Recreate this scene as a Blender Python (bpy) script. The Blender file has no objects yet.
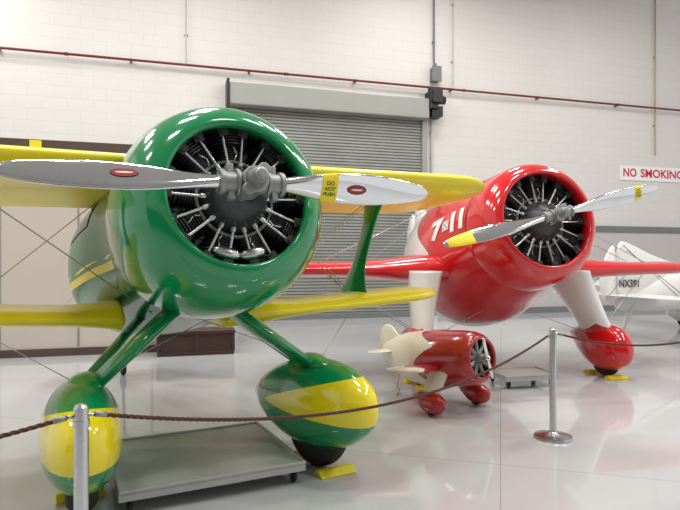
import bpy, bmesh, math, random
from mathutils import Vector, Matrix, Euler
random.seed(3)
C=bpy.context.scene.collection
pi=math.pi
rad=math.radians

# ------------------------------------------------------------------ materials
def mat(name,col,rough=.5,metal=0,coat=0,spec=.5,emit=None,es=1):
    m=bpy.data.materials.new(name); m.use_nodes=True
    b=m.node_tree.nodes['Principled BSDF']
    b.inputs['Base Color'].default_value=(*col,1)
    b.inputs['Roughness'].default_value=rough
    b.inputs['Metallic'].default_value=metal
    b.inputs['Coat Weight'].default_value=coat
    b.inputs['Coat Roughness'].default_value=.05
    b.inputs['Specular IOR Level'].default_value=spec
    if emit:
        b.inputs['Emission Color'].default_value=(*emit,1); b.inputs['Emission Strength'].default_value=es
    return m
def noisy(m,scale=6,amt=.12,rough_amt=.1,detail=4):
    nt=m.node_tree; b=nt.nodes['Principled BSDF']
    tc=nt.nodes.new('ShaderNodeTexCoord'); n=nt.nodes.new('ShaderNodeTexNoise')
    n.inputs['Scale'].default_value=scale; n.inputs['Detail'].default_value=detail
    nt.links.new(tc.outputs['Object'],n.inputs['Vector'])
    c=b.inputs['Base Color'].default_value[:]
    mx=nt.nodes.new('ShaderNodeMix'); mx.data_type='RGBA'
    mx.inputs[6].default_value=tuple(v*(1-amt) for v in c[:3])+(1,)
    mx.inputs[7].default_value=tuple(min(1,v*(1+amt)) for v in c[:3])+(1,)
    nt.links.new(n.outputs['Fac'],mx.inputs[0]); nt.links.new(mx.outputs[2],b.inputs['Base Color'])
    mr=nt.nodes.new('ShaderNodeMapRange'); r=b.inputs['Roughness'].default_value
    mr.inputs[3].default_value=max(0,r-rough_amt*.5); mr.inputs[4].default_value=r+rough_amt*.5
    nt.links.new(n.outputs['Fac'],mr.inputs[0]); nt.links.new(mr.outputs[0],b.inputs['Roughness'])
    return m
def twotone(name,c0,c1,rough=.25,coat=.6,line=None,lw=.01):
    """colour c1 where vertex attribute sd>0, else c0; optional outline colour"""
    m=mat(name,c0,rough,0,coat); nt=m.node_tree; b=nt.nodes['Principled BSDF']
    at=nt.nodes.new('ShaderNodeAttribute'); at.attribute_name='sd'
    g=nt.nodes.new('ShaderNodeMath'); g.operation='GREATER_THAN'; g.inputs[1].default_value=0
    nt.links.new(at.outputs['Fac'],g.inputs[0])
    mx=nt.nodes.new('ShaderNodeMix'); mx.data_type='RGBA'
    mx.inputs[6].default_value=(*c0,1); mx.inputs[7].default_value=(*c1,1)
    nt.links.new(g.outputs[0],mx.inputs[0]); out=mx.outputs[2]
    if line:
        ab=nt.nodes.new('ShaderNodeMath'); ab.operation='ABSOLUTE'; nt.links.new(at.outputs['Fac'],ab.inputs[0])
        l=nt.nodes.new('ShaderNodeMath'); l.operation='LESS_THAN'; l.inputs[1].default_value=lw
        nt.links.new(ab.outputs[0],l.inputs[0])
        m2=nt.nodes.new('ShaderNodeMix'); m2.data_type='RGBA'; m2.inputs[7].default_value=(*line,1)
        nt.links.new(l.outputs[0],m2.inputs[0]); nt.links.new(out,m2.inputs[6]); out=m2.outputs[2]
    nt.links.new(out,b.inputs['Base Color'])
    return m

GREEN=(.001,.26,.08); YEL=(.93,.76,.008); RED=(.66,.008,.012); WHT=(.80,.79,.76)
mGreen=noisy(mat('green_gloss',GREEN,.14,0,.8),3,.05,.04)
mYel=noisy(mat('yellow_gloss',YEL,.3,0,.3),3,.04,.05)
mRed=noisy(mat('red_gloss',RED,.16,0,.8),3,.05,.04)
mWhite=noisy(mat('white_paint',WHT,.3,0,.5),3,.03,.05)
mSpat=twotone('green_yellow_spat',GREEN,YEL,.16,.7)
mGY=twotone('green_yellow_fuselage',(.001,.18,.055),YEL,.2,.15)
mRW=twotone('red_white_scallop',RED,WHT,.16,.8,(.02,.02,.02),.012)
mWRleg=twotone('white_red_fairing',WHT,RED,.2,.6,(.02,.02,.02),.006)
mBlade=noisy(mat('polished_aluminium',(.76,.77,.79),.08,1),5,.06,.04)
mHub=noisy(mat('grey_hub_metal',(.30,.31,.30),.42,.5),12,.15,.1)
mCase=noisy(mat('engine_case',(.075,.08,.085),.4,.6),10,.25,.2)
mCyl=noisy(mat('cylinder_metal',(.075,.075,.08),.4,.7),14,.3,.2)
mRod=noisy(mat('pushrod_steel',(.60,.60,.60),.28,1),14,.1,.1)
mDark=noisy(mat('dark_interior',(.012,.013,.014),.5),8,.3,.1)
mTire=noisy(mat('tyre_rubber',(.018,.018,.018),.65),20,.2,.1)
mChrome=noisy(mat('brushed_steel',(.58,.58,.58),.25,1),30,.08,.1)
mWire=mat('wire_steel',(.50,.50,.50),.35,.8); noisy(mWire,10,.1)
mRope=noisy(mat('rope_burgundy',(.10,.035,.028),.8),60,.5,.1)
mTag=noisy(mat('tag_yellow',(.92,.76,.02),.45),5,.03)
mBlack=noisy(mat('black_paint',(.012,.012,.012),.4),9,.1)
mInk=noisy(mat('ink_black',(.02,.02,.02),.6),9,.1)
mDecalR=noisy(mat('decal_red',(.36,.02,.02),.35),9,.1)
mPan=noisy(mat('galvanised_steel',(.50,.50,.49),.42,.35),4,.20,.2)
mPipeR=noisy(mat('red_pipe',(.17,.015,.015),.5),5,.1)
mPipeW=noisy(mat('pale_conduit',(.50,.48,.45),.5),5,.1)
mBeige=noisy(mat('beige_panel',(.60,.53,.46),.55),1.2,.05)
mBrown=noisy(mat('dark_brown_wood',(.055,.026,.02),.45),6,.3)
mTrim=noisy(mat('dark_trim',(.09,.06,.045),.5),4,.2)
mGreyTrim=noisy(mat('grey_trim',(.17,.175,.18),.5),4,.1)
mSignR=noisy(mat('sign_red',(.62,.010,.025),.5),4,.05)
mSignW=noisy(mat('sign_white',(.85,.85,.85),.5),4,.03)
mMaroon=noisy(mat('dark_red_gloss',(.40,.015,.02),.25,0,.6),5,.1)
mGlass=mat('tinted_glass',(.012,.025,.02),.12,0,0); noisy(mGlass,3,.1,.02)
mCream=noisy(mat('cream_paint',(.76,.70,.58),.35,0,.4),5,.05)

def brickmat():
    m=mat('painted_block_wall',(.7,.69,.66),.55); nt=m.node_tree; b=nt.nodes['Principled BSDF']
    tc=nt.nodes.new('ShaderNodeTexCoord'); sp=nt.nodes.new('ShaderNodeSeparateXYZ'); cb=nt.nodes.new('ShaderNodeCombineXYZ')
    nt.links.new(tc.outputs['Object'],sp.inputs[0]); nt.links.new(sp.outputs[0],cb.inputs[0]); nt.links.new(sp.outputs[2],cb.inputs[1])
    br=nt.nodes.new('ShaderNodeTexBrick'); br.inputs['Scale'].default_value=1
    br.inputs['Brick Width'].default_value=.6; br.inputs['Row Height'].default_value=.3
    br.inputs['Mortar Size'].default_value=.010; br.inputs['Mortar Smooth'].default_value=.5
    br.inputs['Color1'].default_value=(.70,.675,.645,1); br.inputs['Color2'].default_value=(.692,.667,.637,1); br.inputs['Mortar'].default_value=(.635,.61,.58,1)
    nt.links.new(cb.outputs[0],br.inputs['Vector'])
    no=nt.nodes.new('ShaderNodeTexNoise'); no.inputs['Scale'].default_value=.5; nt.links.new(tc.outputs['Object'],no.inputs['Vector'])
    mr=nt.nodes.new('ShaderNodeMapRange'); mr.inputs[3].default_value=.92; mr.inputs[4].default_value=1.04; nt.links.new(no.outputs['Fac'],mr.inputs[0])
    mx=nt.nodes.new('ShaderNodeVectorMath'); mx.operation='SCALE'; nt.links.new(br.outputs['Color'],mx.inputs[0]); nt.links.new(mr.outputs[0],mx.inputs['Scale'])
    nt.links.new(mx.outputs[0],b.inputs['Base Color'])
    bu=nt.nodes.new('ShaderNodeBump'); bu.inputs['Strength'].default_value=.06; bu.invert=True; nt.links.new(br.outputs['Fac'],bu.inputs['Height']); nt.links.new(bu.outputs[0],b.inputs['Normal'])
    return m
def floormat():
    m=mat('epoxy_floor',(.55,.55,.56),.12,0,.0,.9); nt=m.node_tree; b=nt.nodes['Principled BSDF']
    tc=nt.nodes.new('ShaderNodeTexCoord'); mp=nt.nodes.new('ShaderNodeMapping'); mp.inputs['Rotation'].default_value=(0,0,rad(16)); nt.links.new(tc.outputs['Object'],mp.inputs[0])
    br=nt.nodes.new('ShaderNodeTexBrick'); br.offset=0; br.inputs['Scale'].default_value=1
    br.inputs['Brick Width'].default_value=4.6; br.inputs['Row Height'].default_value=4.6; br.inputs['Mortar Size'].default_value=.005
    br.inputs['Color1'].default_value=(.535,.54,.55,1); br.inputs['Color2'].default_value=(.525,.53,.54,1); br.inputs['Mortar'].default_value=(.38,.38,.38,1)
    nt.links.new(mp.outputs[0],br.inputs['Vector'])
    no=nt.nodes.new('ShaderNodeTexNoise'); no.inputs['Scale'].default_value=.9; no.inputs['Detail'].default_value=5; nt.links.new(tc.outputs['Object'],no.inputs['Vector'])
    mr=nt.nodes.new('ShaderNodeMapRange'); mr.inputs[3].default_value=.93; mr.inputs[4].default_value=1.05; nt.links.new(no.outputs['Fac'],mr.inputs[0])
    mx=nt.nodes.new('ShaderNodeVectorMath'); mx.operation='SCALE'; nt.links.new(br.outputs['Color'],mx.inputs[0]); nt.links.new(mr.outputs[0],mx.inputs['Scale'])
    nt.links.new(mx.outputs[0],b.inputs['Base Color'])
    m2=nt.nodes.new('ShaderNodeMapRange'); m2.inputs[3].default_value=.02; m2.inputs[4].default_value=.09; nt.links.new(no.outputs['Fac'],m2.inputs[0]); nt.links.new(m2.outputs[0],b.inputs['Roughness'])
    return m
def slatmat():
    m=mat('shutter_slats',(.34,.34,.33),.45,.3); nt=m.node_tree; b=nt.nodes['Principled BSDF']
    tc=nt.nodes.new('ShaderNodeTexCoord'); no=nt.nodes.new('ShaderNodeTexNoise'); no.inputs['Scale'].default_value=1.5; nt.links.new(tc.outputs['Object'],no.inputs['Vector'])
    cr=nt.nodes.new('ShaderNodeValToRGB'); cr.color_ramp.elements[0].color=(.26,.27,.25,1); cr.color_ramp.elements[1].color=(.37,.38,.35,1)
    nt.links.new(no.outputs['Fac'],cr.inputs[0]); nt.links.new(cr.outputs[0],b.inputs['Base Color']); return m
def frontmat():
    # unseen wall added behind camera; dark below, pale above for propeller reflections
    m=mat('front_wall_reflect_tones',(.2,.2,.2),.7); nt=m.node_tree; b=nt.nodes['Principled BSDF']
    tc=nt.nodes.new('ShaderNodeTexCoord'); sp=nt.nodes.new('ShaderNodeSeparateXYZ'); nt.links.new(tc.outputs['Object'],sp.inputs[0])
    mr=nt.nodes.new('ShaderNodeMapRange'); mr.inputs[1].default_value=0; mr.inputs[2].default_value=11.9; nt.links.new(sp.outputs[2],mr.inputs[0])
    cr=nt.nodes.new('ShaderNodeValToRGB'); e=cr.color_ramp.elements; e[0].position=0; e[0].color=(.05,.052,.056,1); e[1].position=1; e[1].color=(.5,.5,.48,1)
    a=e.new(.33); a.color=(.07,.072,.075,1); a=e.new(.36); a.color=(.60,.59,.56,1)
    nt.links.new(mr.outputs[0],cr.inputs[0]); nt.links.new(cr.outputs[0],b.inputs['Base Color']); return m

# ------------------------------------------------------------------ geometry helpers
def obj(name,verts,faces,m,parent=None,smooth=True,loc=(0,0,0),rot=(0,0,0),sd=None,mi=None,mats=None,autos=False):
    me=bpy.data.meshes.new(name); me.from_pydata([tuple(v) for v in verts],[],faces)
    if mi:
        for p,i in zip(me.polygons,mi): p.material_index=i
    bm=bmesh.new(); bm.from_mesh(me); bmesh.ops.recalc_face_normals(bm,faces=bm.faces); 
    for f in bm.faces: f.smooth=smooth
    if autos:
        for e in bm.edges:
            if len(e.link_faces)==2 and e.calc_face_angle(0)>rad(38): e.smooth=False
    bm.to_mesh(me); bm.free()
    if sd:
        a=me.attributes.new('sd','FLOAT','POINT')
        for i,v in enumerate(me.vertices): a.data[i].value=sd(v.co.x,v.co.y,v.co.z)
    for mm in (mats or [m]): me.materials.append(mm)
    o=bpy.data.objects.new(name,me); C.objects.link(o); o.location=loc; o.rotation_euler=rot
    if parent: o.parent=parent
    return o
def loft(rings,cap0=True,cap1=True):
    n=len(rings[0]); V=[];F=[]
    for r in rings: V+=[Vector(p) for p in r]
    for i in range(len(rings)-1):
        for j in range(n):
            k=(j+1)%n; F.append((i*n+j,i*n+k,(i+1)*n+k,(i+1)*n+j))
    if cap0: F.append(tuple(range(n))[::-1])
    if cap1: F.append(tuple(range((len(rings)-1)*n,len(rings)*n)))
    return V,F
def join(*parts):
    V=[];F=[]
    for v,f in parts:
        o=len(V); V+=list(v); F+=[tuple(i+o for i in x) for x in f]
    return V,F
def xf(part,M):
    return [M@Vector(v) for v in part[0]],part[1]
def rev(prof,n=64,axis='y',cap0=False,cap1=False,sx=1,sz=1):
    rings=[]
    for t,r in prof:
        ring=[]
        for j in range(n):
            a=2*pi*j/n; u=r*math.cos(a)*sx; w=r*math.sin(a)*sz
            ring.append((u,t,w) if axis=='y' else ((u,w,t) if axis=='z' else (t,u,w)))
        rings.append(ring)
    return loft(rings,cap0,cap1)
def tube(p0,p1,r0,r1=None,n=12,flat=1,up=Vector((0,1,0))):
    p0=Vector(p0);p1=Vector(p1); r1=r0 if r1 is None else r1
    d=(p1-p0).normalized(); u=(up-d*up.dot(d))
    if u.length<1e-3: u=Vector((1,0,0))-d*d.x
    u.normalize(); w=d.cross(u)
    rings=[[p+u*(r*flat*math.cos(2*pi*j/n))+w*(r*math.sin(2*pi*j/n)) for j in range(n)] for p,r in((p0,r0),(p1,r1))]
    return loft(rings)
def path(pts,r,n=8):
    parts=[tube(pts[i],pts[i+1],r,n=n) for i in range(len(pts)-1)]
    return join(*parts)
def box(x0,x1,y0,y1,z0,z1):
    V=[Vector(p) for p in((x0,y0,z0),(x1,y0,z0),(x1,y1,z0),(x0,y1,z0),(x0,y0,z1),(x1,y0,z1),(x1,y1,z1),(x0,y1,z1))]
    return V,[(0,3,2,1),(4,5,6,7),(0,1,5,4),(1,2,6,5),(2,3,7,6),(3,0,4,7)]
def bevel(o,w=.01,seg=2):
    b=o.modifiers.new('bevel','BEVEL'); b.width=w; b.segments=seg; b.limit_method='ANGLE'; return o
def catm(tab,t):
    n=len(tab)
    if t<=tab[0][0]: return tab[0][1:]
    if t>=tab[-1][0]: return tab[-1][1:]
    for i in range(n-1):
        if t<=tab[i+1][0]:
            p0=tab[max(0,i-1)];p1=tab[i];p2=tab[i+1];p3=tab[min(n-1,i+2)]
            k=(t-p1[0])/(p2[0]-p1[0]); h=p2[0]-p1[0]; res=[]
            for c in range(1,len(p1)):
                m1=(p2[c]-p0[c])/(p2[0]-p0[0])*h; m2=(p3[c]-p1[c])/(p3[0]-p1[0])*h
                res.append((2*k**3-3*k*k+1)*p1[c]+(k**3-2*k*k+k)*m1+(-2*k**3+3*k*k)*p2[c]+(k**3-k*k)*m2)
            return tuple(res)
def body(tab,t0,t1,n=60,m=64,pw=2.0,cap=True):
    rings=[]
    for i in range(n+1):
        t=t0+(t1-t0)*i/n; rx,rz,zc=catm(tab,t); ring=[]
        for j in range(m):
            a=2*pi*j/m; ca=math.cos(a); sa=math.sin(a)
            ring.append((rx*math.copysign(abs(ca)**(2/pw),ca),t,zc+rz*math.copysign(abs(sa)**(2/pw),sa)))
        rings.append(ring)
    return loft(rings,cap,cap)
def airfoil(th,camber=.02,n=16):
    pts=[]
    for i in range(n+1):
        x=.5*(1+math.cos(pi*i/n)); y=5*th*(.2969*math.sqrt(x)-.126*x-.3516*x*x+.2843*x**3-.1015*x**4); c=camber*4*x*(1-x)
        pts.append((x,y+c))
    for i in range(1,n):
        x=.5*(1-math.cos(pi*i/n)); y=5*th*(.2969*math.sqrt(x)-.126*x-.3516*x*x+.2843*x**3-.1015*x**4); c=camber*4*x*(1-x)
        pts.append((x,-y+c))
    return pts
def wing(S0,S1,yle,z0,chord,th=.12,inc=4,dih=0,tipfrac=.25,sweep=0,n=40,taper=1.0,rootbulge=0,rootx=.6,rootend=None,rr=.1):
    """full span when S0=-S1, else half wing from |rootend| outward to S1 (sign of S1)"""
    af=airfoil(th); rings=[]
    Smax=abs(S1); xs=[]
    sg=1 if S1>0 else -1
    for i in range(n+1):
        k=i/n
        if rootend is None: xs.append(Smax*math.sin((k-.5)*pi))
        else: xs.append(sg*(rootend+(Smax-rootend)*.5*(1-math.cos(k*pi))))
    for x in xs:
        a=abs(x)/Smax; f=1; h=1
        if a>1-tipfrac: q=(a-(1-tipfrac))/tipfrac; f=math.sqrt(max(.0004,1-q*q))
        if rootend is not None and abs(x)<rootend+rr:
            q=1-(abs(x)-rootend)/rr; h=math.sqrt(max(.01,1-q*q))
        lin=1-(1-taper)*a
        c=chord*lin*f*(.75+.25*h); yl=yle+sweep*abs(x)+chord*lin*(1-f)*.42+chord*(1-lin)*.3+chord*.1*(1-h)
        g=(1+rootbulge*max(0,1-max(0,abs(x)-rootx*.8)/(rootx*.9))**2)*h
        z=z0+abs(x)*math.tan(rad(dih)); ci=math.cos(rad(inc)); si=math.sin(rad(inc)); off=(yl-yle)*-si
        rings.append([(x,yl+c*(u*ci+v*si),z+off+c*(-u*si+v*g*ci)) for u,v in af])
    return loft(rings)
def finpoly(poly,th,n=2):
    m=len(poly); cy=sum(p[0] for p in poly)/m; cz=sum(p[1] for p in poly)/m
    rings=[]
    for k,(x,s) in enumerate(((-th/2,.93),(-th/4,.985),(0,1),(th/4,.985),(th/2,.93))):
        rings.append([(x,cy+(p[0]-cy)*s,cz+(p[1]-cz)*s) for p in poly])
    return loft(rings)
def smoothpoly(pts,it=3):
    for _ in range(it):
        q=[]
        for i in range(len(pts)):
            a=pts[i];b=pts[(i+1)%len(pts)]
            q.append((a[0]*.75+b[0]*.25,a[1]*.75+b[1]*.25)); q.append((a[0]*.25+b[0]*.75,a[1]*.25+b[1]*.75))
        pts=q
    return pts
def textmesh(s,size,bold=.0,cuts=0):
    cu=bpy.data.curves.new('tmp','FONT'); cu.body=s; cu.size=size; cu.align_x='CENTER'; cu.align_y='CENTER'; cu.offset=bold; cu.resolution_u=4
    o=bpy.data.objects.new('tmp',cu); C.objects.link(o)
    dg=bpy.context.evaluated_depsgraph_get(); me=bpy.data.meshes.new_from_object(o.evaluated_get(dg))
    bm=bmesh.new(); bm.from_mesh(me); bmesh.ops.triangulate(bm,faces=bm.faces)
    for _ in range(cuts): bmesh.ops.subdivide_edges(bm,edges=[e for e in bm.edges if e.calc_length()>size*.12],cuts=1); bmesh.ops.triangulate(bm,faces=bm.faces)
    V=[v.co.copy() for v in bm.verts]; bm.verts.index_update(); F=[tuple(v.index for v in f.verts) for f in bm.faces]; bm.free()
    bpy.data.objects.remove(o); bpy.data.curves.remove(cu); bpy.data.meshes.remove(me)
    return V,F
def root(name,label,cat,loc,yaw=0,**kw):
    e=bpy.data.objects.new(name,None); C.objects.link(e); e.empty_display_size=.3; e.location=loc; e.rotation_euler=(0,0,yaw)
    e['label']=label; e['category']=cat
    for k,v in kw.items(): e[k]=v
    return e
def top(o,label,cat,group=None):
    o['label']=label; o['category']=cat
    if group: o['group']=group
    return o
def copyof(o,parent,loc=None,rot=None):
    c=o.copy(); c.parent=parent; C.objects.link(c)
    if loc is not None: c.location=loc
    if rot is not None: c.rotation_euler=rot
    return c

# ------------------------------------------------------------------ camera
cam=bpy.data.cameras.new('camera'); co=bpy.data.objects.new('camera',cam); C.objects.link(co)
co.location=(0,0,1.6); co.rotation_euler=(pi/2,0,0); cam.lens=560/680*36; cam.sensor_width=36; cam.shift_y=7/680
cam.clip_end=200
bpy.context.scene.camera=co
bpy.context.scene.view_settings.view_transform='Standard'

# ------------------------------------------------------------------ setting
YW=math.atan2(.2715,.9624); P0=Vector((-8.26,13.6,0))
def struct(o): o['kind']='structure'; return o
V,F=box(-16,18,-9,26,-.2,0)
floor=struct(obj('floor',V,F,floormat(),smooth=False))
V,F=box(-7,26,0,.3,0,11)
mBrick=brickmat()
wall=struct(obj('wall_back',V,F,mBrick,smooth=False,loc=P0,rot=(0,0,YW)))
mCeil=noisy(mat('ceiling_white',(.55,.55,.54),.8),1,.05)
V,F=box(-16,18,-9,26,11.9,12.1)
struct(obj('ceiling',V,F,mCeil,smooth=False))
V,F=box(-16,18,-9.2,-9,0,11.9); struct(obj('wall_front',V,F,frontmat(),smooth=False))
def W(o): o.location=P0; o.rotation_euler=(0,0,YW); return o
V,F=box(11.6,26,-.06,0,2.58,2.78); W(struct(obj('trim_1',V,F,mGreyTrim,smooth=False)))
mLow=noisy(mat('lower_wall_paint',(.54,.515,.50),.5),1,.05)
V,F=box(11.6,26,-.03,0,0,2.58); W(struct(obj('trim_2',V,F,mLow,smooth=False)))
V,F=box(11.6,26,-.08,-.03,0,.18); W(struct(obj('baseboard_back',V,F,mGreyTrim,smooth=False)))
x0,x1=5.7,11.05; parts=[]
ns=66; prof=[]
for i in range(ns):
    z=5.75*i/ns; h=5.75/ns
    prof+=[(z,-.05),(z+h*.2,-.085),(z+h*.75,-.085),(z+h*.95,-.05)]
Vs=[];Fs=[]
for k,(z,y) in enumerate(prof):
    Vs+=[Vector((x0,y,z)),Vector((x1,y,z))]
    if k: Fs.append((2*k-2,2*k-1,2*k+1,2*k))
door=W(struct(obj('door_1',Vs,Fs,slatmat(),smooth=False)))
mHouse=noisy(mat('shutter_housing_paint',(.32,.325,.30),.45,.2),2,.08)
h=obj('shutter_housing',*box(x0-.25,x1+.1,-.45,0,5.75,6.33),mHouse,parent=door,smooth=False); bevel(h,.03)
for a,b in((x0-.16,x0),(x1,x1+.16)):
    h=obj('guide_rail',*box(a,b,-.16,0,0,5.75),mHouse,parent=door,smooth=False); bevel(h,.015)
h=obj('bottom_bar',*box(x0,x1,-.12,-.04,0,.14),mGreyTrim,parent=door,smooth=False)
h=obj('end_plate',*box(x0-.32,x0-.25,-.5,0,5.7,6.4),mBlack,parent=door,smooth=False)
P1=Vector((-5.65,9.3,0))
V,F=box(-5,3.8,0,1.6,0,3.5); pt=struct(obj('wall_partition',V,F,mBeige,smooth=False,loc=P1,rot=(0,0,YW)))
V,F=box(-5,3.85,-.05,1.65,3.5,3.66); struct(obj('trim_3',V,F,mTrim,smooth=False,loc=P1,rot=(0,0,YW)))
seam=[box(x-.012,x+.012,-.012,0,.16,3.5) for x in(-3.6,-2.4,-1.2,0,1.2,2.4)]
V,F=join(*seam); struct(obj('trim_4',V,F,noisy(mat('panel_seam',(.25,.22,.19),.6),3,.1),smooth=False,loc=P1,rot=(0,0,YW)))  # darker strips along the panel joints
V,F=box(-5,3.8,-.03,0,0,.13); struct(obj('baseboard_partition',V,F,mTrim,smooth=False,loc=P1,rot=(0,0,YW)))
d=Matrix.Rotation(YW,4,'Z')
cp=P1+d@Vector((3.15,-.32,0))
parts=[box(-.62,.62,-.25,.25,.05,.36),box(-.66,.66,-.28,.28,.36,.42),box(-.64,.64,-.27,.27,0,.06)]
for x in(-.62,0,.62): parts.append(box(x-.03,x+.03,-.27,-.25,.06,.36))
cr=obj('storage_crate',*join(*parts),mBrown,smooth=False,loc=cp,rot=(0,0,YW)); bevel(cr,.008); top(cr,'low dark brown wooden crate beside the beige partition','crate')
st=obj('warning_sticker',*box(-.09,.09,-.075,-.052,3.52,3.64),mTag,smooth=False,loc=P1+d@Vector((.55,0,0)),rot=(0,0,YW)); top(st,'small yellow sticker on dark trim of partition','sticker')
p=obj('sprinkler_pipe',*join(tube((-7,-.16,6.75),(26,-.16,6.75),.032,n=14),*[box(x-.02,x+.02,-.16,-.005,6.71,6.79) for x in range(-6,26,3)],*[tube((x-.05,-.16,6.75),(x+.05,-.16,6.75),.042,n=14) for x in(-4,1.5,7,12.4,18)]),mPipeR,autos=True); W(p); top(p,'long dark red sprinkler pipe along white block wall','pipe')
def conduit(u,za,zb,r=.03,m=mPipeW,lab='thin pale vertical conduit fixed to white block wall'):
    o=obj('conduit',*join(tube((u,-.06,za),(u,-.06,zb),r,n=10),*[box(u-.05,u+.05,-.05,-.005,z-.02,z+.02) for z in[za+(zb-za)*k for k in(.15,.5,.85)]]),m,autos=True); W(o); top(o,lab,'pipe'); return o
conduit(4.36,6.85,11.8,.02)
conduit(11.47,7.5,11.8,.03,mGreyTrim,'dark grey conduit rising from wall junction box'); conduit(11.40,3.6,5.8,.035,mPipeW,'pale conduit beside roller shutter')
conduit(12.1,6.9,11.8,.016)
conduit(19.6,5.2,11.8,.022,noisy(mat('brass_rod',(.45,.33,.12),.4,.5),4,.1),'thin brass coloured rod hanging down white wall')
jb=obj('junction_box',*join(box(11.36,11.6,-.22,-.005,6.95,7.35),box(11.33,11.63,-.25,-.22,6.92,7.38),tube((11.48,-.12,7.35),(11.48,-.12,7.48),.05)),mGreyTrim,smooth=False); W(jb); bevel(jb,.01); top(jb,'grey metal junction box on wall above shutter corner','electrical box')
mo=obj('door_motor',*join(box(11.2,11.5,-.6,-.005,6.2,6.6),tube((11.3,-.35,6.05),(11.3,-.35,6.66),.15,n=16),tube((11.17,-.3,6.35),(11.7,-.3,6.35),.12,n=16),box(11.25,11.6,-.4,-.005,5.85,6.15)),mBlack,autos=True); W(mo); bevel(mo,.01); top(mo,'black shutter motor unit beside the housing','motor')
sg=obj('no_smoking_sign',*box(18.2,20.95,-.03,-.003,4.32,4.80),mSignW,smooth=False); W(sg); top(sg,'white NO SMOKING sign with red letters on wall','sign')
# lettering, one mesh per word
for wd,xa,xb in(('NO',18.32,18.86),('SMOKING',19.02,20.80)):
    V,F=textmesh(wd,.38,.010)
    a0=min(v.x for v in V); a1=max(v.x for v in V)
    V=[Vector((xa+(v.x-a0)/(a1-a0)*(xb-xa),-.034,4.56+v.y)) for v in V]
    obj('sign_lettering',V,F,mSignR,parent=sg,smooth=False)

# ------------------------------------------------------------------ shared aircraft pieces
def build_engine(parent,loc,rot,s=1.0):
    prof=[(.0,.0),(.0,.08),(.05,.10),(.08,.14),(.15,.17),(.20,.205),(.26,.215),(.40,.225),(.52,.22),(.52,.0)]
    base=rev([(t*s+.08,r*s) for t,r in prof],40)
    bolts=[xf(tube((.18*s,.08+.15*s,0),(.18*s,.08+.22*s,0),.012*s,n=6),Matrix.Rotation(2*pi*i/18,4,'Y')) for i in range(18)]
    V,F=join(base,*bolts)
    eng=obj('engine',V,F,mCase,parent=parent,loc=loc,rot=rot,autos=True)
    obj('firewall',*rev([(.70,0),(.70,.50*s),(.71,.50*s)],40),mDark,parent=eng)
    pr=[(.16,.0),(.16,.080)]
    z=.22
    while z<.33: pr+=[(z,.072),(z+.003,.094),(z+.008,.094),(z+.011,.072)]; z+=.0155
    while z<.45: pr+=[(z,.088),(z+.003,.122),(z+.009,.122),(z+.012,.088)]; z+=.018
    pr+=[(.46,.08),(.475,.0)]
    parts=[rev([(a*s,b*s) for a,b in pr],22,'z')]
    for sx in(-1,1):
        parts.append(xf(box(-.030*s,.030*s,-.12*s,.02*s,-.03*s,.035*s),Matrix.Translation((sx*.066*s,-.02*s,.412*s))@Matrix.Rotation(sx*.35,4,'Y')))
        parts.append(xf(tube((0,-.13*s,0),(0,-.1*s,0),.020*s,n=10),Matrix.Translation((sx*.066*s,-.02*s,.412*s))))
    V,F=join(*parts)
    cyl=obj('cylinder',V,F,mCyl,parent=eng,loc=(0,.08+.31*s,0),autos=True)
    rods=[]
    for sx in(-1,1):
        rp=join(tube((sx*.035*s,0,.18*s),(sx*.066*s,0,.41*s),.0090*s,n=10),tube((sx*.034*s,0,.17*s),(sx*.039*s,0,.215*s),.016*s,n=10))
        rods.append(obj('pushrod',*rp,mRod,parent=eng,loc=(0,.08+.19*s,0),autos=True))
    ig=obj('ignition_lead',*path([(.0,0,.22*s),(.025*s,-.02,.28*s),(.0,-.01,.35*s),(.01*s,.03,.41*s)],.006*s,6),mChrome,parent=eng,loc=(0,.08+.22*s,0))
    ip=obj('intake_pipe',*path([(.0,.06,.20*s),(.0,.03,.30*s),(.012*s,.05,.38*s),(.045*s,.09,.43*s),(.07*s,.12,.45*s)],.022*s,12),mHub,parent=eng,loc=(0,.08+.30*s,0),rot=(0,pi/9,0))
    bf=obj('baffle',*join(box(-.07*s,.07*s,.05,.06,.30*s,.50*s)),mCyl,parent=eng,loc=(0,.08+.33*s,0),rot=(0,pi/9,0))
    for i in range(1,9):
        a=2*pi*i/9
        for o in[cyl,ig]+rods: copyof(o,eng,rot=(0,a,0))
        for o in(ip,bf): copyof(o,eng,rot=(0,a+pi/9,0))
    obj('ignition_ring',*join(*[tube((.235*s*math.cos(a),0,.235*s*math.sin(a)),(.235*s*math.cos(b),0,.235*s*math.sin(b)),.012*s,n=8) for a,b in[(2*pi*i/36,2*pi*(i+1)/36) for i in range(36)]]),mHub,parent=eng,loc=(0,.08+.22*s,0))
    return eng
def blade_sec(r,R,ch):
    k=r/R
    c=catm([(0,.09),(.12,.085),(.22,.115),(.36,.165),(.5,.195),(.65,.19),(.8,.16),(.9,.125),(.96,.092),(.99,.05),(1.0,.010)],k)[0]*ch
    th=catm([(0,.09),(.12,.083),(.25,.07),(.4,.058),(.6,.045),(1,.014)],k)[0]
    b=catm([(0,46),(.2,42),(.5,29),(1,16)],k)[0]
    return c,th,rad(b)
def blade_ring(r,R,ch,grow=0,n=28,tw=1):
    c,th,b=blade_sec(r,R,ch); ring=[]
    for j in range(n):
        a=2*pi*j/n; u=(c/2+grow)*math.cos(a); v=(th/2+grow)*math.sin(a)
        z=u*math.cos(b)+v*math.sin(b)*tw; y=u*math.sin(b)*tw*-1+v*math.cos(b)
        ring.append((r,y,z))
    return ring
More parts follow.
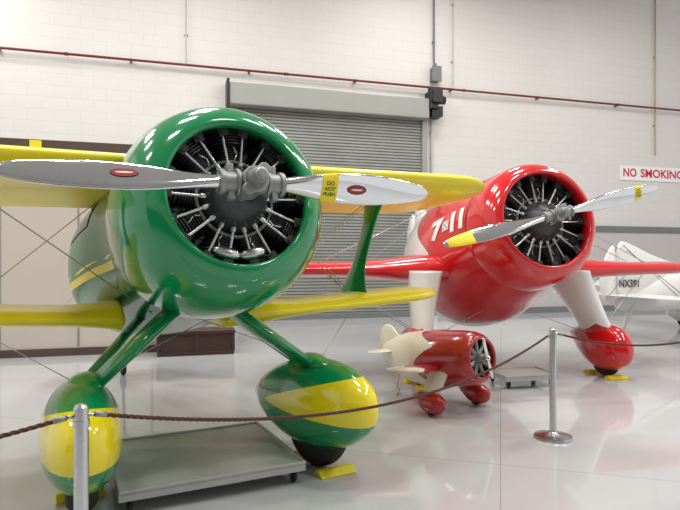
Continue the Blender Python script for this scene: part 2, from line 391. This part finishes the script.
def build_prop(parent,loc,pitch,roll,R,ch,twist,hs=1.0,tags=()):
    e=(Matrix.Rotation(-pitch,3,'X')@Matrix.Rotation(-roll,3,'Y')).to_euler()
    parts=[tube((-.17*hs,0,0),(.17*hs,0,0),.062*hs,n=24),
           tube((0,-.09*hs,0),(0,.16*hs,0),.078*hs,n=28),
           tube((0,-.165*hs,0),(0,-.09*hs,0),.048*hs,.058*hs,n=24),
           tube((0,-.19*hs,0),(0,-.165*hs,0),.028*hs,.042*hs,n=24)]
    for sx in(-1,1):
        parts+=[tube((sx*.165*hs,0,0),(sx*.195*hs,0,0),.074*hs,n=28),tube((sx*.08*hs,0,0),(sx*.10*hs,0,0),.080*hs,n=28),
                box(sx*.13*hs-.02,sx*.13*hs+.02,-.03,.03,.05*hs,.105*hs),box(sx*.13*hs-.02,sx*.13*hs+.02,-.03,.03,-.105*hs,-.05*hs)]
    parts+=[tube((.052*hs,-.1*hs,.062*hs),(.052*hs,.05*hs,.062*hs),.036*hs,n=16),tube((-.052*hs,-.1*hs,-.062*hs),(-.052*hs,.05*hs,-.062*hs),.036*hs,n=16)]
    V,F=join(*parts)
    pr=obj('propeller',V,F,mHub,parent=parent,loc=loc,rot=e,autos=True); bevel(pr,.006)
    rings=[blade_ring(.12*hs+(R-.12*hs)*(1-(1-i/70)**1.25),R,ch,tw=twist) for i in range(71)]
    V,F=loft(rings)
    b1=obj('blade',V,F,mBlade,parent=pr,smooth=True)
    b2=copyof(b1,pr,rot=(0,pi,0))
    for which,ra,rb,m,txt in tags:
        bl=b1 if which>0 else b2
        rr=[blade_ring(ra+(rb-ra)*i/8,R,ch,.0025,tw=twist) for i in range(9)]
        t=obj('warning_tag',*loft(rr,False,False),m,parent=bl)
        if txt:
            Vt,Ft=textmesh(txt,.036,.0006)
            rm=(ra+rb)/2; c,th,b=blade_sec(rm,R,ch); out=[]
            for v in Vt:
                u=v.y; q=math.sqrt(max(0,1-(u/(c/2))**2))*(th/2)+.0045
                vv=-q
                out.append(Vector((rm+v.x,-u*math.sin(b)*twist+vv*math.cos(b),u*math.cos(b)+vv*math.sin(b)*twist)))
            obj('tag_lettering',out,Ft,mInk,parent=bl,smooth=False)
    return pr,b1,b2
def oval_decal(bl,rc,R,ch,twist,a,bb,m,grow,flip=1):
    rm=rc; V=[];F=[]; n=28
    def pt(x,u):
        cc,tt,be=blade_sec(rm+x,R,ch)
        q=math.sqrt(max(0,1-(u/(cc/2))**2))*(tt/2)+grow; v=-q
        return Vector((rm+x,-u*math.sin(be)*twist+v*math.cos(be),u*math.cos(be)+v*math.sin(be)*twist))
    V.append(pt(0,0))
    for k in(.5,1):
        for j in range(n):
            t=2*pi*j/n; V.append(pt(a*k*math.cos(t),bb*k*math.sin(t)))
    for j in range(n):
        F.append((0,1+j,1+(j+1)%n)); F.append((1+j,1+n+j,1+n+(j+1)%n,1+(j+1)%n))
    return obj('blade_decal',V,F,m,parent=bl)
def tyre(r,w):
    prof=[]
    for i in range(17):
        a=pi*i/16; prof.append((-w/2*math.cos(a),r-.09*r/.3+ .09*r/.3*math.sin(a)))
    return rev([(-w*.4,0),(-w*.4,r*.55)]+prof+[(w*.4,r*.55),(w*.4,0)],40,'x')

# ================================================================== GREEN BIPLANE
yaw=rad(29); pg=rad(11.5)
hubw=Vector((-.53,3.35,2.07))
back=Vector((-math.sin(yaw),math.cos(yaw),0))
rootG=hubw+back*.79; rootG.z=0
G=root('biplane','green racing biplane with yellow wings and polished propeller','airplane',rootG,yaw)
HL=Vector((0,-.79,2.07)); HR=(-pg,0,0)
MB=Matrix.Translation(HL)@Matrix.Rotation(-pg,4,'X')
def G3(x,t,z): return MB@Vector((x,t,z))
cowlp=[(.95,.515),(.7,.515),(.5,.51),(.38,.495),(.29,.468),(.235,.452),(.205,.452),(.188,.463),(.186,.482),(.198,.515),(.225,.555),(.26,.59),(.31,.628),(.38,.662),(.47,.69),(.58,.708),(.7,.715),(.85,.715),(1.02,.705),(1.12,.69),(1.12,.66)]
n=96; V,F=rev(cowlp,n)
mi=[1 if i//n<3 else 0 for i in range(len(F))]
obj('cowling',V,F,None,parent=G,loc=HL,rot=HR,mats=[mGreen,mDark],mi=mi)
fus=[(1.0,.65,.65,0),(1.4,.69,.66,.0),(2.0,.80,.67,.01),(2.6,.85,.66,.0),(3.2,.76,.60,-.02),(4.0,.48,.44,-.05),(4.9,.19,.25,-.08),(5.5,.03,.12,-.08)]
obj('fuselage',*body(fus,1.0,5.5,170,170,2.3),mGY,parent=G,loc=HL,rot=HR,sd=lambda x,y,z: max(.030-abs(z+.28-.10*(y-1.4)-.05*math.sin(y*1.5)), .009-abs(z+.21-.10*(y-1.4)-.05*math.sin(y*1.5))) if y>1.2 else -1)
for sx in(-1,1):
    V=[];F=[];g=8
    for i in range(g+1):
        for j in range(g+1):
            t=1.80+.80*i/g; a=rad(12)+rad(34)*j/g*(1-.35*(i/g)); rx,rz,zc=catm(fus,t); pw=2.3
            V.append(Vector((sx*(rx+.006)*math.cos(a)**(2/pw),t,zc+(rz+.006)*math.sin(a)**(2/pw))))
    for i in range(g):
        for j in range(g): a=i*(g+1)+j; F.append((a,a+1,a+g+2,a+g+1))
    obj('side_window',V,F,mGlass,parent=G,loc=HL,rot=HR)
eng=build_engine(G,HL,HR,1.07)
for a in(-12,14):
    obj('intake_elbow',*xf(rev([(-.09,0),(-.085,.02),(-.06,.033),(0,.04),(.06,.033),(.085,.02),(.09,0)],20,'x'),Matrix.Rotation(rad(a),4,'Y')@Matrix.Translation((0,.27,-.38))),mRod,parent=eng)
RG=1.32
pr,b1,b2=build_prop(G,HL,pg,rad(.8),RG,1.06,1,1.03,tags=[(1,.46,.575,mTag,'DO\nNOT\nPUSH')])
for bl in(b1,b2):
    oval_decal(bl,.72,RG,1.06,1,.074,.032,mInk,.003); oval_decal(bl,.72,RG,1.06,1,.068,.028,mDecalR,.0042); oval_decal(bl,.72,RG,1.06,1,.046,.006,mSignW,.0054)
WR=(0,rad(-1.3),0)
obj('upper_wing',*wing(-2.96,2.96,-.04,2.30,1.36,.125,9.5,.3,.2),mYel,parent=G,rot=WR)
obj('lower_wing',*wing(0,2.50,.28,1.135,1.05,.13,1,3.3,.18,rootbulge=.6,rootx=.6,rootend=.16,rr=.06),mYel,parent=G,rot=(0,rad(-.4),0))
obj('lower_wing',*wing(0,-2.50,.26,1.15,1.08,.13,1,3.3,.18,rootbulge=.8,rootx=.6,rootend=.54,rr=.03),mYel,parent=G,rot=(0,rad(-.4),0))
for sx in(-1,1):
    rings=[]
    for i in range(33):
        k=i/32; zb=1.235 if sx>0 else 1.22;zt=2.27 if sx>0 else 2.2; z=zb+(zt-zb)*k; yc=.80-.30*k
        hw=.11+(.26*(1-2*k)**2.6 if k<.5 else .12*(2*k-1)**3); tk=.024+.025*(abs(k-.5)*2)**4; x=sx*(1.60+.12*k)
        rings.append([(x+tk*math.sin(2*pi*j/20),yc+hw*math.cos(2*pi*j/20),z) for j in range(20)])
    obj('interplane_strut',*loft(rings),mGreen,parent=G)
tabS=[(-.62,.02,.03,.0),(-.59,.09,.12,.0),(-.51,.155,.20,.0),(-.37,.205,.285,-.01),(-.15,.24,.34,-.02),(.1,.24,.345,-.03),(.35,.205,.29,-.04),(.58,.14,.19,-.05),(.80,.02,.04,-.07)]
def sdS(x,y,z):
    k=(y+.62)/1.06
    w=.19*max(0,1-k)**.8 if k<1 else -.1
    return w-abs(z-(.085-.13*k))
for sx in(-1,1):
    wx=sx*.9-(.07 if sx>0 else -.03); toe=rad(15) if sx>0 else rad(-2)
    obj('wheel_spat',*body(tabS,-.62,.80,80,72,2.1),mSpat,parent=G,loc=(wx,0,.52),rot=(0,0,toe),sd=sdS)
    obj('wheel',*tyre(.315,.19),mTire,parent=G,loc=(wx,-.02,.315),rot=(0,0,toe))
    top1=G3(.10 if sx>0 else -.24,1.0,-.60); top2=G3(sx*.36,1.75,-.58)
    bot=Vector((wx-sx*.06,-.02,.79)); bot2=Vector((wx-sx*.02,.2,.76))
    obj('landing_gear_strut',*tube(top1,bot,.056,.046,24,2.5),mGreen,parent=G)
    obj('landing_gear_strut',*tube(top2,bot2,.036,.036,20,2.0),mGreen,parent=G)
    cuff=body([(-.22,.01,.01,0),(-.17,.06,.035,0),(0,.115,.07,0),(.16,.075,.05,0),(.28,.01,.01,0)],-.22,.28,14,20)
    obj('strut_cuff',*cuff,mGreen,parent=G,loc=(wx-sx*.03,.0,.81))
def wire(a,b,r=.0032): return tube(a,b,r,n=6)
ws=[]
for sx in(-1,1):
    for dy in(0,.09):
        ws.append(('flying_wire',wire(G3(sx*.35,1.35,-.60)+Vector((0,dy,0)),(sx*1.72,.42+dy,2.25))))
        ws.append(('landing_wire',wire(G3(sx*.5,1.3,.45)+Vector((0,dy,0)),(sx*1.62,.72+dy,1.24))))
    ws.append(('brace_wire',wire((sx*.88,.05,.80),(sx*1.60,.70,1.20))))
    ws.append(('brace_wire',wire((sx*.88,-.02,.80),(-sx*.16,.28,1.22))))
    ws.append(('tail_wire',wire(G3(sx*.1,4.9,.05)+Vector((0,0,.55)),(sx*.8,4.2,1.0))))
for nm,p in ws: obj(nm,*p,mWire,parent=G)
tb=[ (3.75,1.2),(4.1,1.85),(4.35,2.25),(4.55,2.35),(4.6,1.2),(4.6,1.0),(3.9,1.05)]
obj('tail_fin',*finpoly(smoothpoly(tb),.07),mGreen,parent=G)
rb=[(0,2.3-1.2),(.2,2.35-1.2),(.42,2.1-1.2),(.5,1.5-1.2),(.42,.9-1.2),(0,.8-1.2)]
obj('rudder',*finpoly(smoothpoly(rb,2),.06),mGreen,parent=G,loc=(0,4.62,1.2),rot=(0,0,rad(20)))
obj('tailplane',*wing(-.95,.95,4.0,1.0,.75,.08,2,0,.5),mGreen,parent=G)
obj('tail_wheel',*join(xf(tyre(.1,.07),Matrix.Translation((0,4.45,.1))),tube((0,4.45,.1),(0,4.3,.85),.02)),mTire,parent=G)
V,F=loft([[( .30*math.cos(a)*k,1.95+dy,.58+.27*math.sin(a)*k) for a in[pi*j/12 for j in range(13)]] for k,dy in((1,.18),(.85,.05),(.3,-.05))],False,True)
obj('windscreen',V,F,mGlass,parent=G,loc=HL,rot=HR)

# ================================================================== RED RACER
yawR=rad(13); pr_=rad(11)
hubR=Vector((2.60,6.7,2.17)); backR=Vector((-math.sin(yawR),math.cos(yawR),0))
rootR=hubR+backR*.92; rootR.z=0
R_=root('racing_monoplane','barrel-shaped red racing airplane numbered 7 and 11','airplane',rootR,yawR)
RL=Vector((0,-.92,2.17)); RR=(-pr_,0,0)
MR=Matrix.Translation(RL)@Matrix.Rotation(-pr_,4,'X')
def R3(x,t,z): return MR@Vector((x,t,z))
cp=[(.95,.63),(.7,.63),(.5,.63),(.4,.62),(.3,.60),(.24,.588),(.205,.588),(.185,.60),(.183,.62),(.20,.655),(.23,.69),(.28,.73),(.35,.765),(.45,.79),(.6,.81),(.72,.82),(.80,.822),(.80,.80)]
V,F=rev(cp,96); mi=[1 if i//96<3 else 0 for i in range(len(F))]
obj('cowling',V,F,None,parent=R_,loc=RL,rot=RR,mats=[mRed,mDark],mi=mi)
fr=[(.76,.812,.815,0),(1.3,.90,.93,-.03),(1.8,.97,1.05,-.08),(2.4,.98,1.06,-.09),(3.1,.86,.94,-.03),(3.8,.60,.72,.05),(4.5,.30,.44,.12),(5.0,.05,.2,.16)]
def sdR(x,y,z):
    a=math.atan2(z,abs(x)); return y-(1.70+.60*abs(math.sin(2.2*a+.35))**1.3)
obj('fuselage',*body(fr,.76,5.0,170,170,2.05),mRW,parent=R_,loc=RL,rot=RR,sd=sdR)
build_engine(R_,RL,RR,1.34)
RRd=1.54
pp,b1,b2=build_prop(R_,RL,pr_,rad(14.5),RRd,1.02,1,1.0,tags=[(1,1.16,1.26,mTag,'DO\nNOT\nPUSH'),(-1,1.16,1.49,mTag,'')])
obj('wing',*wing(-3.8,3.8,.35,1.47,1.35,.16,3,.6,.25,rootbulge=.9,rootx=1.5),mRed,parent=R_)
tabR=[(-.48,.02,.03,-.03),(-.45,.10,.14,-.02),(-.36,.17,.23,0),(-.2,.22,.30,0),(0,.24,.325,0),(.2,.22,.30,.02),(.45,.14,.22,.06),(.75,.02,.05,.1)]
for sx in(-1,1):
    wx=sx*1.38
    obj('wheel_spat',*body(tabR,-.48,.75,50,48,2.1),mRed,parent=R_,loc=(wx,0,.41))
    obj('wheel',*tyre(.26,.17),mTire,parent=R_,loc=(wx,-.02,.26))
    rings=[]
    xt=1.22 if sx<0 else .94
    for i in range(31):
        k=i/30; x=sx*(xt+(1.34-xt)*k); z=1.48-.88*k; hw=.40-.18*k+.05*(1-2*k)**2; tk=(.19 if sx<0 else .24)-.09*k; yc=.28-.22*k
        rings.append([(x+tk*math.sin(2*pi*j/48),yc+hw*math.cos(2*pi*j/48)*(1 if math.cos(2*pi*j/48)<0 else 1.25),z) for j in range(48)])
    obj('landing_gear_fairing',*loft(rings),mWRleg,parent=R_,sd=lambda x,y,z:(.74-z)-.10*abs(math.sin(6*y+.6)))
ws=[]
for sx in(-1,1):
    for dy in(0,.35):
        ws.append(('flying_wire',wire((sx*1.3,dy,.62),(sx*2.6,.6+dy,1.48),.005)))
        ws.append(('landing_wire',wire(R3(sx*.35,1.5+dy,.80),(sx*2.6,.6+dy,1.58),.005)))
    ws.append(('brace_wire',wire((sx*1.3,.1,.55),(-sx*.3,.5,1.15),.004)))
    ws.append(('tail_wire',wire(R3(0,4.6,1.1),(sx*1.1,3.7,1.55),.004)))
for nm,p in ws: obj(nm,*p,mWire,parent=R_)
tf=[(3.3,.25),(3.75,.85),(4.1,1.25),(4.45,1.45),(4.6,1.3),(4.6,.1),(3.6,.1)]
obj('tail_fin',*finpoly(smoothpoly(tf),.09),mWhite,parent=R_,loc=RL,rot=RR)
rf=[(4.62,1.35),(4.9,1.3),(5.15,.9),(5.2,.3),(5.0,-.1),(4.62,-.05)]
obj('rudder',*finpoly(smoothpoly(rf,2),.07),mWhite,parent=R_,loc=RL,rot=RR)
obj('tailplane',*wing(-1.3,1.3,3.5,1.58,.85,.08,3,0,.5),mWhite,parent=R_)
obj('tail_wheel',*join(xf(tyre(.11,.08),Matrix.Translation((0,3.75,.11))),tube((0,3.75,.11),(0,3.6,1.2),.03)),mTire,parent=R_)
V,F=body([(3.2,.02,.02,0),(3.3,.16,.2,0),(3.55,.22,.30,0),(3.9,.2,.28,0),(4.3,.05,.1,0)],3.2,4.3,24,32)
V=[Vector((v.x,v.y,v.z+.64)) for v in V]
obj('canopy',V,F,mGlass,parent=R_,loc=RL,rot=RR)
def wrap(V,tc,ac,off=.006):
    out=[]
    for v in V:
        t=tc+v.x
        rx,rz,zc=catm(fr,t); a=pi-ac-(v.y)/((rx+rz)/2)
        ca,sa=math.cos(a),math.sin(a); pw=2.05
        out.append(Vector(((rx+off)*math.copysign(abs(ca)**(2/pw),ca),t,zc+(rz+off)*math.copysign(abs(sa)**(2/pw),sa))))
    return out
def side_text(s,size,tc,ac,m,bold=.01,parent=R_,sx=1):
    V,F=textmesh(s,size,bold,3)
    V=[Vector((-v.x*sx,v.y,0)) for v in V]
    return obj('race_number',wrap(V,tc,ac,.009),F,m,parent=parent,smooth=False,loc=RL,rot=RR)
A0=rad(12)
side_text('7',.35,1.50,A0,mSignW,.020,sx=1.5)
side_text('11',.35,.99,A0,mSignW,.022,sx=1.15)
V=[];F=[]
g=6; TD=1.26
for i in range(g+1):
    for j in range(g+1): V.append(Vector(((i/g-.5)*.15,(j/g-.5)*.13,0)))
for i in range(g):
    for j in range(g): a=i*(g+1)+j; F.append((a,a+1,a+g+2,a+g+1))
dice=obj('dice_emblem',wrap(V,TD,A0,.009),F,mSignW,parent=R_,smooth=False,loc=RL,rot=RR)
for (cx,cy) in((-.04,-.036),(.04,.036),(-.04,.036),(.04,-.036),(0,0)):
    V=[Vector((cx+.014*math.cos(2*pi*k/10),cy+.014*math.sin(2*pi*k/10),0)) for k in range(10)]
    obj('dice_pip',wrap(V,TD,A0,.014),[tuple(range(10))],mInk,parent=dice,smooth=False)

# ================================================================== PEDAL PLANE
PS=1.15
yawP=rad(38); hubP=Vector((1.51,5.72,.66)); backP=Vector((-math.sin(yawP),math.cos(yawP),0))
rP=hubP+backP*.36*PS; rP.z=0
Pp=root('pedal_plane','small red and cream toy pedal airplane with round wheel fairings','toy airplane',rP,yawP)
Pp.scale=(PS,PS,PS)
PL=Vector((0,-.36,.535)); PR=(-rad(7),0,0)
cp=[(.4,.18),(.2,.18),(.1,.175),(.07,.165),(.055,.168),(.05,.18),(.06,.20),(.09,.222),(.15,.243),(.25,.255),(.36,.26)]
V,F=rev(cp,56); mi=[1 if i//56<2 else 0 for i in range(len(F))]
obj('cowling',V,F,None,parent=Pp,loc=PL,rot=PR,mats=[mMaroon,mDark],mi=mi)
fp=[(.34,.255,.255,0),(.55,.268,.28,-.01),(.8,.235,.265,0),(1.05,.16,.22,.02),(1.35,.03,.09,.05)]
mMW=twotone('dark_red_cream_scallop',(.40,.015,.02),(.76,.70,.58),.25,.6,(.02,.02,.02),.005)
obj('fuselage',*body(fp,.34,1.35,90,90),mMW,parent=Pp,loc=PL,rot=PR,sd=lambda x,y,z:y-(.42+.26*abs(math.cos(2.0*math.atan2(z,abs(x))+.5))))
V,F=join(rev([(.04,0),(.04,.03),(.08,.05),(.16,.055),(.2,.055)],24),*[xf(tube((0,.12,.04),(0,.12,.175),.022,n=10),Matrix.Rotation(2*pi*i/9,4,'Y')) for i in range(9)])
obj('engine',V,F,mHub,parent=Pp,loc=PL,rot=PR,autos=True)
obj('propeller',*join(tube((0,-.02,0),(0,.06,0),.02),loft([[(x,.01*math.cos(2*pi*j/10),.025*f*math.sin(2*pi*j/10)) for j in range(10)] for x,f in((-.2,.2),(-.17,.9),(-.08,1),(0,.5),(.08,1),(.17,.9),(.2,.2))])),mBlade,parent=Pp,loc=PL,rot=(PR[0],rad(70),0))
obj('wing',*wing(-.66,.66,-.02,.40,.42,.15,4,3,.35,n=80),mMW,parent=Pp,sd=lambda x,y,z:(abs(x)-.42)-.12*(abs(math.sin(13*(y)))))
obj('tail_fin',*finpoly(smoothpoly([(.62,.48),(.76,.62),(.90,.74),(1.04,.70),(1.10,.36),(.66,.36)],2),.03),mCream,parent=Pp)
obj('tailplane',*wing(-.34,.34,.74,.47,.24,.09,2,0,.5),mCream,parent=Pp)
for sx in(-1,1):
    rings=[]
    for i in range(9):
        k=i/8; x=sx*(.2+.1*k); z=.41-.21*k; hw=.12-.03*k
        rings.append([(x+.04*math.sin(2*pi*j/20),.03+hw*math.cos(2*pi*j/20),z) for j in range(20)])
    obj('landing_gear_fairing',*loft(rings),mCream,parent=Pp)
    obj('wheel_spat',*body([(-.16,.01,.02,0),(-.13,.055,.065,0),(-.05,.085,.095,0),(.05,.085,.09,0),(.15,.05,.055,.02),(.22,.01,.01,.03)],-.16,.22,30,32),mMaroon,parent=Pp,loc=(sx*.32,.02,.115))
    obj('wheel',*tyre(.085,.06),mTire,parent=Pp,loc=(sx*.32,.02,.085))
obj('tail_wheel',*join(xf(tyre(.04,.03),Matrix.Translation((0,.8,.04))),tube((0,.8,.04),(0,.75,.4),.01)),mCream,parent=Pp)

# ================================================================== WHITE PLANE
yw=rad(112)
rW=Vector((8.7,12.9,0))
Wp=root('white_airplane','white single-seat airplane with black registration on the tail','airplane',rW,yw)
fw=[(-1.2,.30,.32,0),(-.8,.46,.48,0),(0,.52,.60,0),(1,.42,.52,-.03),(1.8,.24,.38,-.14),(2.4,.10,.26,-.22),(3.1,.04,.14,-.26),(3.2,.02,.08,-.26)]
obj('fuselage',*body(fw,-1.2,3.2,50,48),mWhite,parent=Wp,loc=(0,0,1.15),rot=(-rad(3),0,0))
obj('tail_fin',*finpoly(smoothpoly([(1.0,1.50),(2.0,1.70),(2.85,2.02),(3.08,2.04),(3.15,1.7),(3.15,.72),(1.6,.85)],1),.10),mWhite,parent=Wp)
obj('rudder',*finpoly(smoothpoly([(3.18,2.0),(3.38,1.85),(3.58,1.4),(3.58,.9),(3.18,.6)],1),.08),mWhite,parent=Wp)
obj('tailplane',*wing(-1.8,1.8,2.15,.84,1.35,.06,-3,0,.22),mWhite,parent=Wp)
for sx in(-1,1):
    obj('brace_wire',*tube((sx*1.3,2.7,.86),(sx*.05,2.9,1.85),.008,n=6),mGreyTrim,parent=Wp)
    obj('brace_wire',*tube((sx*1.3,2.9,.86),(sx*.05,3.0,1.95),.008,n=6),mGreyTrim,parent=Wp)
obj('wing',*wing(-3.4,3.4,-.5,.85,1.3,.13,3,4,.2),mWhite,parent=Wp)
for sx in(-1,1):
    obj('wheel_spat',*body([(-.4,.02,.03,0),(-.2,.13,.2,0),(.1,.13,.2,0),(.6,.02,.04,.05)],-.4,.6,24,28),mWhite,parent=Wp,loc=(sx*.9,-.1,.33))
    obj('wheel',*tyre(.22,.14),mTire,parent=Wp,loc=(sx*.9,-.12,.22))
    obj('landing_gear_strut',*tube((sx*.9,-.05,.4),(sx*.7,0,.85),.05,.07,16,2),mWhite,parent=Wp)
obj('tail_wheel',*join(xf(tyre(.10,.08),Matrix.Translation((0,3.0,.10))),tube((0,3.0,.10),(0,2.7,.75),.03,.07)),mWhite,parent=Wp)
V,F=textmesh('NX391',.27,.008)
V=[Vector((-.085,3.20-(v.x+.45)*.75,1.14+v.y*.8)) for v in V]
obj('registration_lettering',V,F,mInk,parent=Wp,smooth=False)

# ================================================================== FLOOR THINGS
def stanchion(loc,lab,dirs):
    s=root('stanchion',lab,'rope barrier post',loc,0,group='barrier posts with rope')
    obj('post',*rev([(.02,.0),(.02,.03),(.9,.03),(.9,.034),(.93,.034),(.93,.03),(.985,.03),(.995,.022),(1.0,0)],32,'z'),mChrome,parent=s,autos=True)
    obj('base',*rev([(0,0),(0,.165),(.012,.17),(.022,.165),(.03,.12),(.045,.05),(.06,.034),(.06,0)],48,'z'),mChrome,parent=s,autos=True)
    for a in dirs: obj('rope_clip',*tube((.028*math.cos(a),.028*math.sin(a),.945),(.056*math.cos(a),.056*math.sin(a),.945),.008,n=8),mChrome,parent=s)
    return s
A=Vector((-1.10,2.38,0)); B=Vector((1.94,5.1,0)); D_=Vector((4.0,5.6,0)); E_=Vector((-3.1,1.5,0))
def an(p,q): return math.atan2(q.y-p.y,q.x-p.x)
stanchion(A,'polished steel barrier post in front of green spatted wheel',[an(A,B),an(A,E_)]); stanchion(B,'polished steel barrier post with round base near red airplane',[an(B,A),an(B,D_)]); stanchion(D_,'polished steel barrier post at the red airplane wing',[an(D_,B)]); stanchion(E_,'polished steel barrier post beside green biplane wing',[an(E_,A)])
def rope(p,q,sag,lab):
    p=Vector(p)+Vector((0,0,.945)); q=Vector(q)+Vector((0,0,.945)); d=(q-p); dn=d.normalized(); p=p+dn*.056; q=q-dn*.056; L=(q-p).length
    N=int(L/.012); side=dn.cross(Vector((0,0,1))).normalized(); cen=[]
    for i in range(N+1):
        k=i/N; c=p.lerp(q,k)-Vector((0,0,sag*4*k*(1-k))); cen.append(c)
    parts=[]
    for ph in(0,2*pi/3,4*pi/3):
        rings=[]
        for i,c in enumerate(cen):
            a=ph+i*.012/.055*2*pi*.6; t=(cen[min(i+1,N)]-cen[max(i-1,0)]).normalized(); u=side; w=t.cross(u)
            cc=c+u*(.0052*math.cos(a))+w*(.0052*math.sin(a))
            rings.append([cc+u*(.0056*math.cos(2*pi*j/6))+w*(.0056*math.sin(2*pi*j/6)) for j in range(6)])
        parts.append(loft(rings))
    o=obj('barrier_rope',*join(*parts),mRope); top(o,lab,'rope','barrier ropes'); 
    for e,dr in((p,1),(q,-1)):
        obj('rope_end',*tube(e,e+dn*dr*.05+Vector((0,0,-.012)),.0125,n=12),mHub,parent=o)
    return o
rope(A,B,.27,'twisted burgundy rope sagging between two steel posts')
rope(B,D_,.14,'twisted burgundy rope in front of red spatted wheel')
rope(E_,A,.12,'twisted burgundy rope in front of green biplane wheel')

def dolly(loc,yaw_,w,l,h,label):
    s=root('drip_tray_dolly',label,'wheeled tray',loc,yaw_)
    parts=[box(-w/2,w/2,-l/2,l/2,h-.03,h-.015)]
    for a in((-w/2,w/2,-l/2,-l/2+.02),(-w/2,w/2,l/2-.02,l/2),(-w/2,-w/2+.02,-l/2+.02,l/2-.02),(w/2-.02,w/2,-l/2+.02,l/2-.02)): parts.append(box(*a,h-.07,h))
    t=obj('tray',*join(*parts),mPan,parent=s,smooth=False); bevel(t,.004)
    obj('frame_rail',*join(box(-w/2+.08,w/2-.08,-.02,.02,h-.075,h-.03),box(-.02,.02,-l/2+.08,l/2-.08,h-.075,h-.03)),mPan,parent=s,smooth=False)
    for a in(-1,1):
        for b in(-1,1):
            x,y=a*(w/2-.07),b*(l/2-.07)
            obj('caster',*join(xf(tyre(.037,.025),Matrix.Translation((x,y,.037))),box(x-.022,x-.016,y-.02,y+.02,.03,h-.07),box(x+.016,x+.022,y-.02,y+.02,.03,h-.07),box(x-.03,x+.03,y-.03,y+.03,h-.078,h-.068)),mBlack,parent=s,autos=True)
    return s
dolly(Vector((-1.06,4.27,0)),rad(26),1.26,1.13,.165,'galvanised steel drip tray dolly between green wheel fairings')
dolly(Vector((2.38,7.35,0)),rad(13),.75,.55,.17,'small grey metal dolly under red airplane')

def chock(loc,yaw_,lab):
    prof=[(-.07,0),(.07,0),(.07,.012),(.02,.05),(-.02,.05),(-.07,.012)]
    V,F=loft([[(x,a,b) for a,b in prof] for x in(-.15,-.14,.14,.15)]); 
    o=obj('wheel_chock',V,F,mTag,smooth=False,loc=loc,rot=(0,0,yaw_)); bevel(o,.006)
    top(o,lab,'wheel chock','yellow wheel chocks'); return o
def place(rt,yw_,x,y): return rt+Matrix.Rotation(yw_,3,'Z')@Vector((x,y,0))
for rt,yy,xx,lab,dd in((rootG,yaw,.86,'yellow wheel chock at tyre of green biplane',.235),(rootR,yawR,1.38,'yellow wheel chock at tyre of red airplane',.22)):
    for sx in(-1,1):
        for sy in(-1,1):
            chock(place(rt,yy,sx*xx,-.02+sy*dd),yy,lab)

# ================================================================== lights
for i,(x,y) in enumerate([(a,b) for a in(-9,-3,3,9) for b in(1,5,8.5,13.5)]):
    if y>13 and x<0: y=10.9
    L=bpy.data.lights.new('ceiling_lamp_light','AREA'); L.shape='RECTANGLE'; L.size=1.6; L.size_y=.6; L.energy=182; L.color=(1,.985,.96)
    lo=bpy.data.objects.new('ceiling_lamp_light',L); C.objects.link(lo)
    f=obj('ceiling_lamp',*join(box(-.85,.85,-.35,.35,10.2,10.3),tube((0,0,10.3),(0,0,11.9),.02)),mSignW,smooth=False,loc=(x,y,0)); top(f,'rectangular white hanging ceiling lamp','lamp','ceiling lamps')
    lo.parent=f; lo.location=(0,0,10.18)
w=bpy.data.worlds.new('world'); bpy.context.scene.world=w; w.use_nodes=True
w.node_tree.nodes['Background'].inputs[0].default_value=(1,.99,.98,1); w.node_tree.nodes['Background'].inputs[1].default_value=.85
